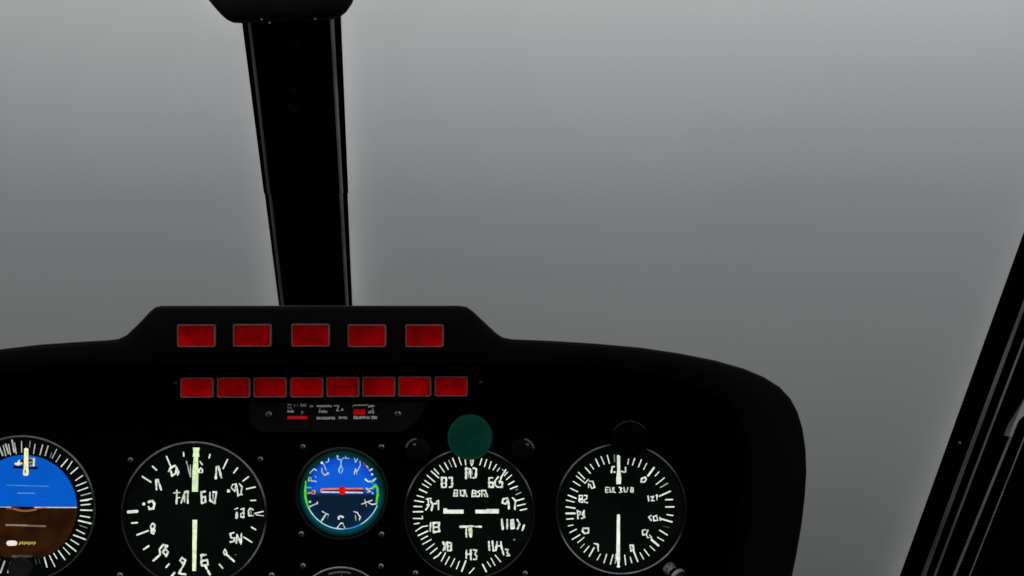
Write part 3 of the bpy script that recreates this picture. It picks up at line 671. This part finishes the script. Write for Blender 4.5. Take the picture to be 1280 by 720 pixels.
# -- 6 gauge whose top just shows at the bottom of the picture
g6 = gauge('small_gauge', 'unlit small dial below the blue one, only its upper rim in view', 'flight gauge', 427, 765.5, 59, 2.4, 55, arcs=[(20, 160, 'rim'), (160, 380, 'rim_dim')])
ink = Ink(DM)
for k in range(0, 360, 30): ink.line([(427 + 40 * math.cos(R(k)), 765.5 - 40 * math.sin(R(k))), (427 + 48 * math.cos(R(k)), 765.5 - 48 * math.sin(R(k)))], 2, [c * .12 for c in DIM])
arc(427, 765.5, 50.5, 78, 108, 2.2, [c * .32 for c in DIM]); ink.build('scale_marks', g6)
for p in ((379, 707), (476.5, 707.5)): screw(g6, *p, PAN - .0002, .95)

# ------------------------------------------------------------------ round lamps above dials, toggle
def lamp(label, cx, cy, r, lensmat, edge, name='indicator_lamp'):
    c = P(cx, cy, PAN - .0032)
    t = thing(name, label, 'indicator lamp', c)
    s = (PAN - .004) / F
    bm = bmesh.new()
    lathe(bm, c, [(r * s, -.0030), (r * s, .0016), ((r - .8) * s, .0022), ((r - 2.2) * s, .0022), ((r - 2.2) * s, .0012)], 56)
    obj('housing', bm, M[edge], t, smooth=40)
    bm = bmesh.new()
    lathe(bm, c, [((r - 2) * s, .001), ((r - 2) * s, .0018), (r * .80 * s, .0026), (r * .45 * s, .0032), (0, .0034)], 56)
    obj('lens', bm, M[lensmat], t, smooth=60)
    if edge == 'bezel':
        bm = bmesh.new(); lathe(bm, c, [((r + .1) * s, .0016), ((r - .7) * s, .0024), ((r - 1.6) * s, .0024)], 30, 35, 150); obj('worn_edge', bm, M['rim_dim'], t, smooth=60)  # dim grey arc paints the highlight on top of the lamp rim
    return t
lamp('round green lamp set above the dial crowded with white figures', 587.5, 546.5, 28, 'green', 'green_rim')
lamp('round unlit black lamp set above the rightmost dial', 787, 549, 24, 'dark_lens', 'bezel')
tg = thing('toggle_switch', 'small silver collared knob at the lower right of the rightmost dial', 'switch', P(842, 716, PAN))
ax = Vector((.75, -1, -.62)).normalized()
def tube(bm, p0, axis, prof, n=28):
    u = axis.cross(Vector((0, 0, 1))).normalized(); v = axis.cross(u)
    loops = [[p0 + axis * h + (u * math.cos(2 * math.pi * i / n) + v * math.sin(2 * math.pi * i / n)) * r for i in range(n)] for r, h in prof]
    loft(bm, loops, closed=True, cap=True)
b0 = P(835, 709, PAN)
bm = bmesh.new(); tube(bm, b0, ax, [(.0040, 0), (.0040, .0022), (.0034, .0030), (.0034, .0048)]); obj('collar', bm, M['collar'], tg, smooth=35)
bm = bmesh.new(); tube(bm, b0 + ax * .0048, ax, [(.0030, 0), (.0030, .0028)]); obj('stem', bm, M['bezel'], tg, smooth=35)
bm = bmesh.new(); tube(bm, b0 + ax * .0076, ax, [(.0046, 0), (.0052, .0006), (.0052, .0020), (.0047, .0026)]); obj('ring', bm, M['steel'], tg, smooth=35)
bm = bmesh.new(); tube(bm, b0 + ax * .0102, ax, [(.0047, 0), (.0046, .0030), (.0038, .0046), (.001, .0052)]); obj('cap', bm, M['cap'], tg, smooth=35)

# ------------------------------------------------------------------ windscreen centre post
def pd(y): return .70 + .25 * (y - 25) / 355      # distance of the leaning post at photo height y
PT, PB, PJ = (20, .6965), (425, .982), (242, None)
post = thing('windscreen_post', 'wide black centre post leaning back between the two windscreen panes', 'windscreen post', P(396, 425, .96))
def at(y, xs_top, xs_bot, off):
    """post section at photo height y; straight in space between the y=28 and y=380 sections"""
    a, b = P(xs_top, 28, pd(28)), P(xs_bot, 380, pd(380))
    # parameter that projects to height y
    za, zb = (360 - 28) / F, (360 - 380) / F
    lo, hi = -.6, 1.6
    for _ in range(60):
        t = (lo + hi) / 2; p = a.lerp(b, t) - EYE
        if (360 - p.z / p.y * F) < y: lo = t
        else: hi = t
    p = a.lerp(b, t); return p + (p - EYE) * (off / (p.y - EYE.y))
LXT = dict(o=302.5, f=309.5, c=314, m=411.5, c2=417.5, o2=426.5); LXB = dict(o=347.5, f=350.5, c=355.5, m=431, c2=436, o2=441.2)
def section(y, keys, jog=0):
    return [at(y, LXT[k] + jx * jog, LXB[k] + jx * jog, o) for k, o, jx in keys]
def seg(name, keys, y0, y1, m, jog, parent=post, closed=True):
    bm = bmesh.new(); loft(bm, [section(y0, keys, jog), section(y1, keys, jog)], closed=closed, cap=True); return obj(name, bm, M[m], parent, smooth=30)
for nm, y0, y1, jog in (('upper_section', -40, 241.7, 0), ('lower_section', 241.7, 430, .9)):
    u = seg(nm, [('c', 0, 1), ('m', 0, -1), ('c2', .006, -1), ('c2', .03, -1), ('f', .03, 1), ('f', .006, 1)], y0, y1, 'post', jog)
    seg('glass_seal', [('o', .013, 1), ('f', .007, 1), ('f', .026, 1), ('o', .026, 1)], y0, y1, 'rubber', jog)
    seg('glass_seal', [('c2', .007, -1), ('o2', .013, -1), ('o2', .026, -1), ('c2', .026, -1)], y0, y1, 'rubber', jog)
def bead(xt0, xt1, xb0, xb1, o0, y0, y1, m, jog):
    bm = bmesh.new(); loops = []
    for y in (y0, (y0 + y1) / 2, y1):
        l = []
        for i in range(7):
            k = i / 6; l.append(at(y, xt0 + (xt1 - xt0) * k + jog, xb0 + (xb1 - xb0) * k + jog, (.0052 - .0052 * k if o0 < 0 else .0052 * k) - .0016 - .0012 * math.sin(math.pi * k)))
        loops.append(l)
    loft(bm, loops); return obj('edge_bead', bm, M[m], post, smooth=80)
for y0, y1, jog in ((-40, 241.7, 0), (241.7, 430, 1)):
    bead(309.8, 313.6, 350.4, 354.2, -1, y0, y1, 'bead_dim', jog); bead(412.6, 417.6, 432.4, 436.4, 1, y0, y1, 'bead', -jog * .6)  # pale beads put the highlights of the post edges into colour
def boss(px, py, r, name):
    c = at(py, px, px + 20, -.0004)
    bm = bmesh.new(); lathe(bm, c, [(r, 0), (r, .0012), (r * .86, .0018), (r * .55, .0018), (r * .5, .0006), (0, .0006)], 28); obj(name, bm, M['plate'], post, smooth=40)
boss(363, 132, .0046, 'mounting_boss'); boss(363, 112, .0022, 'mounting_boss'); boss(364, 52, .0040, 'mounting_boss')

# ------------------------------------------------------------------ overhead console
oc = thing('overhead_console', 'black rounded housing at the top end of the windscreen post', 'overhead console', P(352, 0, .64))
half = [(236, -160), (244, -60), (252, -18), (259, -2), (268, 9), (277, 19), (284, 25), (292, 28.6), (303, 29.2), (330, 28), (365, 27), (400, 26.2), (414, 24.6), (425, 21.5), (433, 15), (440, 5), (445, -8), (450, -30), (456, -80), (462, -160)]
bm = bmesh.new()
ctr = (352, -120)
def tow(p, px):
    l = math.hypot(ctr[0] - p[0], ctr[1] - p[1]); return (p[0] + (ctr[0] - p[0]) * px / l, p[1] + (ctr[1] - p[1]) * px / l)
d0 = .60
loops = []
for px, dd in ((34, 0), (13, 0), (8, .0010), (4, .0035), (1.2, .0075), (0, .012)): loops.append([P(*tow(p, px), d0 + dd) for p in half])
loops.append([P(*tow(p, 5), d0 + .075) for p in half])
loft(bm, loops, closed=True, cap=True)
obj('housing', bm, M['console'], oc, smooth=50)
for x, y in ((327, 30.5), (337, 35), (394, 30)): screw(oc, x, y - 6, d0 + .0012, .32)

# ------------------------------------------------------------------ right door frame
df = thing('door_frame', 'slanting black door frame with grey seal strips at the right edge', 'door frame', P(1150, 800, .72))
def fx(x500, x720, y): return x500 + (x720 - x500) * (y - 500) / 220
def dd(y): return 1 / (1 / .60 + (1 / .76 - 1 / .60) * (y - 150) / 750)   # a straight leaning frame
def strip(name, a, b, y0, y1, proud, m, thick=.004, bulge=0.0, n=5, aw=0):
    bm = bmesh.new(); loops = []
    for y in (y0, (y0 + y1) / 2, y1):
        A, B = fx(*a, y), fx(*b, y); l = []
        for i in range(n):
            k = i / (n - 1); l.append(P(A + (B - A) * k, y, dd(y) - proud) - Vector((0, bulge * math.sin(math.pi * k), 0)))
        l += [P(B - 1, y, dd(y) - proud + thick), P(A + 2, y, dd(y) - proud + thick)]
        loops.append(l)
    loft(bm, loops, closed=True, cap=True); return obj(name, bm, M[m], df, smooth=50)
strip('frame_post', (1204, 1124.6), (1290, 1213), -520, 900, 0, 'rubber', .03, .0005)
strip('inner_panel', (1287, 1210), (1410, 1332), -520, 900, -.002, 'post', .03)
strip('seal_strip', (1233, 1151), (1238.5, 1157), -520, 900, .0045, 'bead_dim', .004, .0012)
strip('seal_strip', (1250.2, 1166.6), (1253.2, 1169.8), -520, 900, .005, 'bead', .005, .001)
strip('seal_strip', (1280.6, 1190.6), (1284, 1194.6), 524, 900, .005, 'alu', .005, .001)  # this last pale strip stands in for the bright window gap
strip('seal_strip', (1298, 1210.8), (1299.6, 1212.8), -520, 900, .005, 'lframe', .005, .0006)
bm = bmesh.new()
w = [(1296, 462), (1283, 493), (1274.5, 513), (1267, 531), (1261.5, 546), (1264.6, 546), (1269, 534), (1273, 526.5), (1279, 521), (1300, 510)]
prism(bm, w, dd(520) - .0052, dd(520) + .002, .0003); obj('latch_plate', bm, M['alu'], df)  # pale plate standing in for fog seen through the window gap
screw(df, 1199.5, 553.5, dd(553) - .0012, .5)

# ------------------------------------------------------------------ windscreen panes
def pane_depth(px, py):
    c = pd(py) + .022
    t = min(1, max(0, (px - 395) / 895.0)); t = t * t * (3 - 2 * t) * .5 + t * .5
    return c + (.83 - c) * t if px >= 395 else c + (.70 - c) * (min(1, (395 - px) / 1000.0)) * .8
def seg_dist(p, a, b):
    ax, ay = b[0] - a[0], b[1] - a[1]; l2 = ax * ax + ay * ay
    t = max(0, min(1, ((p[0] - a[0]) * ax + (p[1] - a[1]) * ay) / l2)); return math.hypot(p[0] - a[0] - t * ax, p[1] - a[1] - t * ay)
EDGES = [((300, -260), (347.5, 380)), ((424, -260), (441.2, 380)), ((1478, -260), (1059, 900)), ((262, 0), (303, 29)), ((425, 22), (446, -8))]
def pane(label, x0, x1, loc):
    bm = bmesh.new(); nx, ny = int((x1 - x0) / 9), 128
    pix = [[(x0 + (x1 - x0) * i / nx, -260 + 1160 * j / ny) for i in range(nx + 1)] for j in range(ny + 1)]
    vs = [[bm.verts.new(P(*q, pane_depth(*q))) for q in r] for r in pix]
    for j in range(ny):
        for i in range(nx): bm.faces.new((vs[j][i], vs[j][i + 1], vs[j + 1][i + 1], vs[j + 1][i]))
    halo = [.24 * math.exp(-max(0, min(seg_dist(q, a, b) for a, b in EDGES) - 1) / 15) for r in pix for q in r]  # painted halo strength, fading away from the edges
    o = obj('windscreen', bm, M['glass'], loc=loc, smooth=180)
    at_ = o.data.attributes.new('mist', 'FLOAT', 'POINT'); at_.data.foreach_set('value', halo)
    return tag(o, label, 'windscreen')
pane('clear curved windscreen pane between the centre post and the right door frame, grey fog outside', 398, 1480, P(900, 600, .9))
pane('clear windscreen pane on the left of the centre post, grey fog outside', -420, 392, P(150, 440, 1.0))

# ------------------------------------------------------------------ sky: overcast, inside fog
SUN_EL, SUN_AZ = 48, -25     # sun high and a little left ahead, behind the cloud
w = bpy.data.worlds.new('World'); sc.world = w; w.use_nodes = True
nt = w.node_tree; N = nt.nodes; L = nt.links; N.clear()
out = N.new('ShaderNodeOutputWorld'); tc = N.new('ShaderNodeTexCoord'); sx = N.new('ShaderNodeSeparateXYZ'); L.new(tc.outputs['Generated'], sx.inputs[0])
mr = N.new('ShaderNodeMapRange'); mr.inputs['From Min'].default_value = -1; mr.inputs['From Max'].default_value = 1; L.new(sx.outputs['Z'], mr.inputs['Value'])
ra = N.new('ShaderNodeValToRGB'); ra.color_ramp.interpolation = 'LINEAR'
def zz(y): return ((360 - y) / F / math.sqrt(1 + ((360 - y) / F) ** 2) + 1) / 2
stops = [(0, (40, 41, 41)), (zz(900), (66, 67, 68)), (zz(720), (81, 82, 83)), (zz(560), (95, 97, 98)), (zz(420), (106, 108, 109)), (zz(330), (113, 115, 117)), (zz(250), (122, 124, 126)), (zz(170), (138, 140, 142)), (zz(100), (152, 154, 156)), (zz(50), (162, 164, 165)), (zz(0), (172, 174, 174)), (zz(-250), (190, 191, 190)), (1, (204, 205, 205))]
e = ra.color_ramp.elements
while len(e) < len(stops): e.new(.5)
for el, (p, c) in zip(e, stops): el.position = p; el.color = (*srgb(*c), 1)
no = N.new('ShaderNodeTexNoise'); no.inputs['Scale'].default_value = 2.6; no.inputs['Detail'].default_value = 3; L.new(tc.outputs['Generated'], no.inputs['Vector'])
nm = N.new('ShaderNodeMapRange'); nm.inputs['From Min'].default_value = .3; nm.inputs['From Max'].default_value = .7; nm.inputs['To Min'].default_value = -.003; nm.inputs['To Max'].default_value = .003
L.new(no.outputs['Fac'], nm.inputs['Value'])
ad = N.new('ShaderNodeMath'); ad.operation = 'ADD'; L.new(mr.outputs['Result'], ad.inputs[0]); L.new(nm.outputs['Result'], ad.inputs[1]); L.new(ad.outputs[0], ra.inputs['Fac'])
sky = N.new('ShaderNodeTexSky'); sky.sky_type = 'NISHITA'; sky.sun_disc = False; sky.sun_elevation = R(SUN_EL); sky.sun_rotation = R(SUN_AZ); sky.dust_density = 6
mxz = N.new('ShaderNodeMath'); mxz.operation = 'MAXIMUM'; mxz.inputs[1].default_value = .05; L.new(sx.outputs['Z'], mxz.inputs[0])
cb = N.new('ShaderNodeCombineXYZ'); L.new(sx.outputs['X'], cb.inputs[0]); L.new(sx.outputs['Y'], cb.inputs[1]); L.new(mxz.outputs[0], cb.inputs[2]); L.new(cb.outputs[0], sky.inputs['Vector'])
b1 = N.new('ShaderNodeBackground'); b1.inputs['Strength'].default_value = .06; L.new(sky.outputs['Color'], b1.inputs['Color'])
b2 = N.new('ShaderNodeBackground'); L.new(ra.outputs['Color'], b2.inputs['Color']); az = N.new('ShaderNodeMapRange'); az.interpolation_type = 'SMOOTHSTEP'; az.inputs['From Min'].default_value = -.6; az.inputs['From Max'].default_value = .35; az.inputs['To Min'].default_value = .93; az.inputs['To Max'].default_value = 1.06
L.new(sx.outputs['X'], az.inputs['Value']); L.new(az.outputs['Result'], b2.inputs['Strength'])
mx = N.new('ShaderNodeMixShader'); mx.inputs['Fac'].default_value = .97; L.new(b1.outputs[0], mx.inputs[1]); L.new(b2.outputs[0], mx.inputs[2]); L.new(mx.outputs[0], out.inputs['Surface'])

sd = bpy.data.lights.new('sun', 'SUN'); sd.energy = .5; sd.angle = R(15); sd.color = (1, .97, .93)
so = bpy.data.objects.new('sun', sd); COL.objects.link(so)
dirv = Vector((math.sin(R(SUN_AZ)) * math.cos(R(SUN_EL)), math.cos(R(SUN_AZ)) * math.cos(R(SUN_EL)), math.sin(R(SUN_EL))))
so.rotation_euler = dirv.to_track_quat('Z', 'Y').to_euler(); so.location = (0, 0, 4)

# ------------------------------------------------------------------ unseen cabin shell, added to block light from behind and below
def shell(name, pts, m, t):
    bm = bmesh.new(); bm.faces.new([bm.verts.new(Vector(p) + EYE) for p in pts])
    bmesh.ops.recalc_face_normals(bm, faces=bm.faces)
    r = bmesh.ops.extrude_face_region(bm, geom=list(bm.faces)); bmesh.ops.translate(bm, vec=t, verts=[v for v in r['geom'] if isinstance(v, bmesh.types.BMVert)])
    o = obj(name, bm, m, loc=EYE); o['kind'] = 'structure'; return o
M['cabin'] = mat('cabin dark trim', (.02, .02, .021), .8, .1, bump=.3, bscale=300)
shell('cabin_floor', [(-1.3, -1.0, -1.25), (.72, -1.0, -1.25), (.72, .9, -1.25), (-1.3, .9, -1.25)], M['cabin'], (0, 0, -.03))
shell('cabin_wall', [(-1.3, -.9, -1.25), (.72, -.9, -1.25), (.72, -.9, .5), (-1.3, -.9, .5)], M['cabin'], (0, -.03, 0))
shell('cabin_roof', [(-1.3, -.93, .5), (.72, -.93, .5), (.72, -.2, .46), (-1.3, -.2, .46)], M['cabin'], (0, 0, .03))

# ------------------------------------------------------------------ camera
cd = bpy.data.cameras.new('camera'); cam = bpy.data.objects.new('camera', cd); COL.objects.link(cam)
cd.sensor_width = 36; cd.lens = 36 * F / 1280; cd.clip_start = .02; cd.clip_end = 5000
cam.location = EYE; cam.rotation_euler = (R(90), 0, 0)
sc.camera = cam
sc.cycles.filter_width = 1.55
sc.view_settings.view_transform = 'Standard'; sc.view_settings.look = 'None'; sc.view_settings.exposure = 0
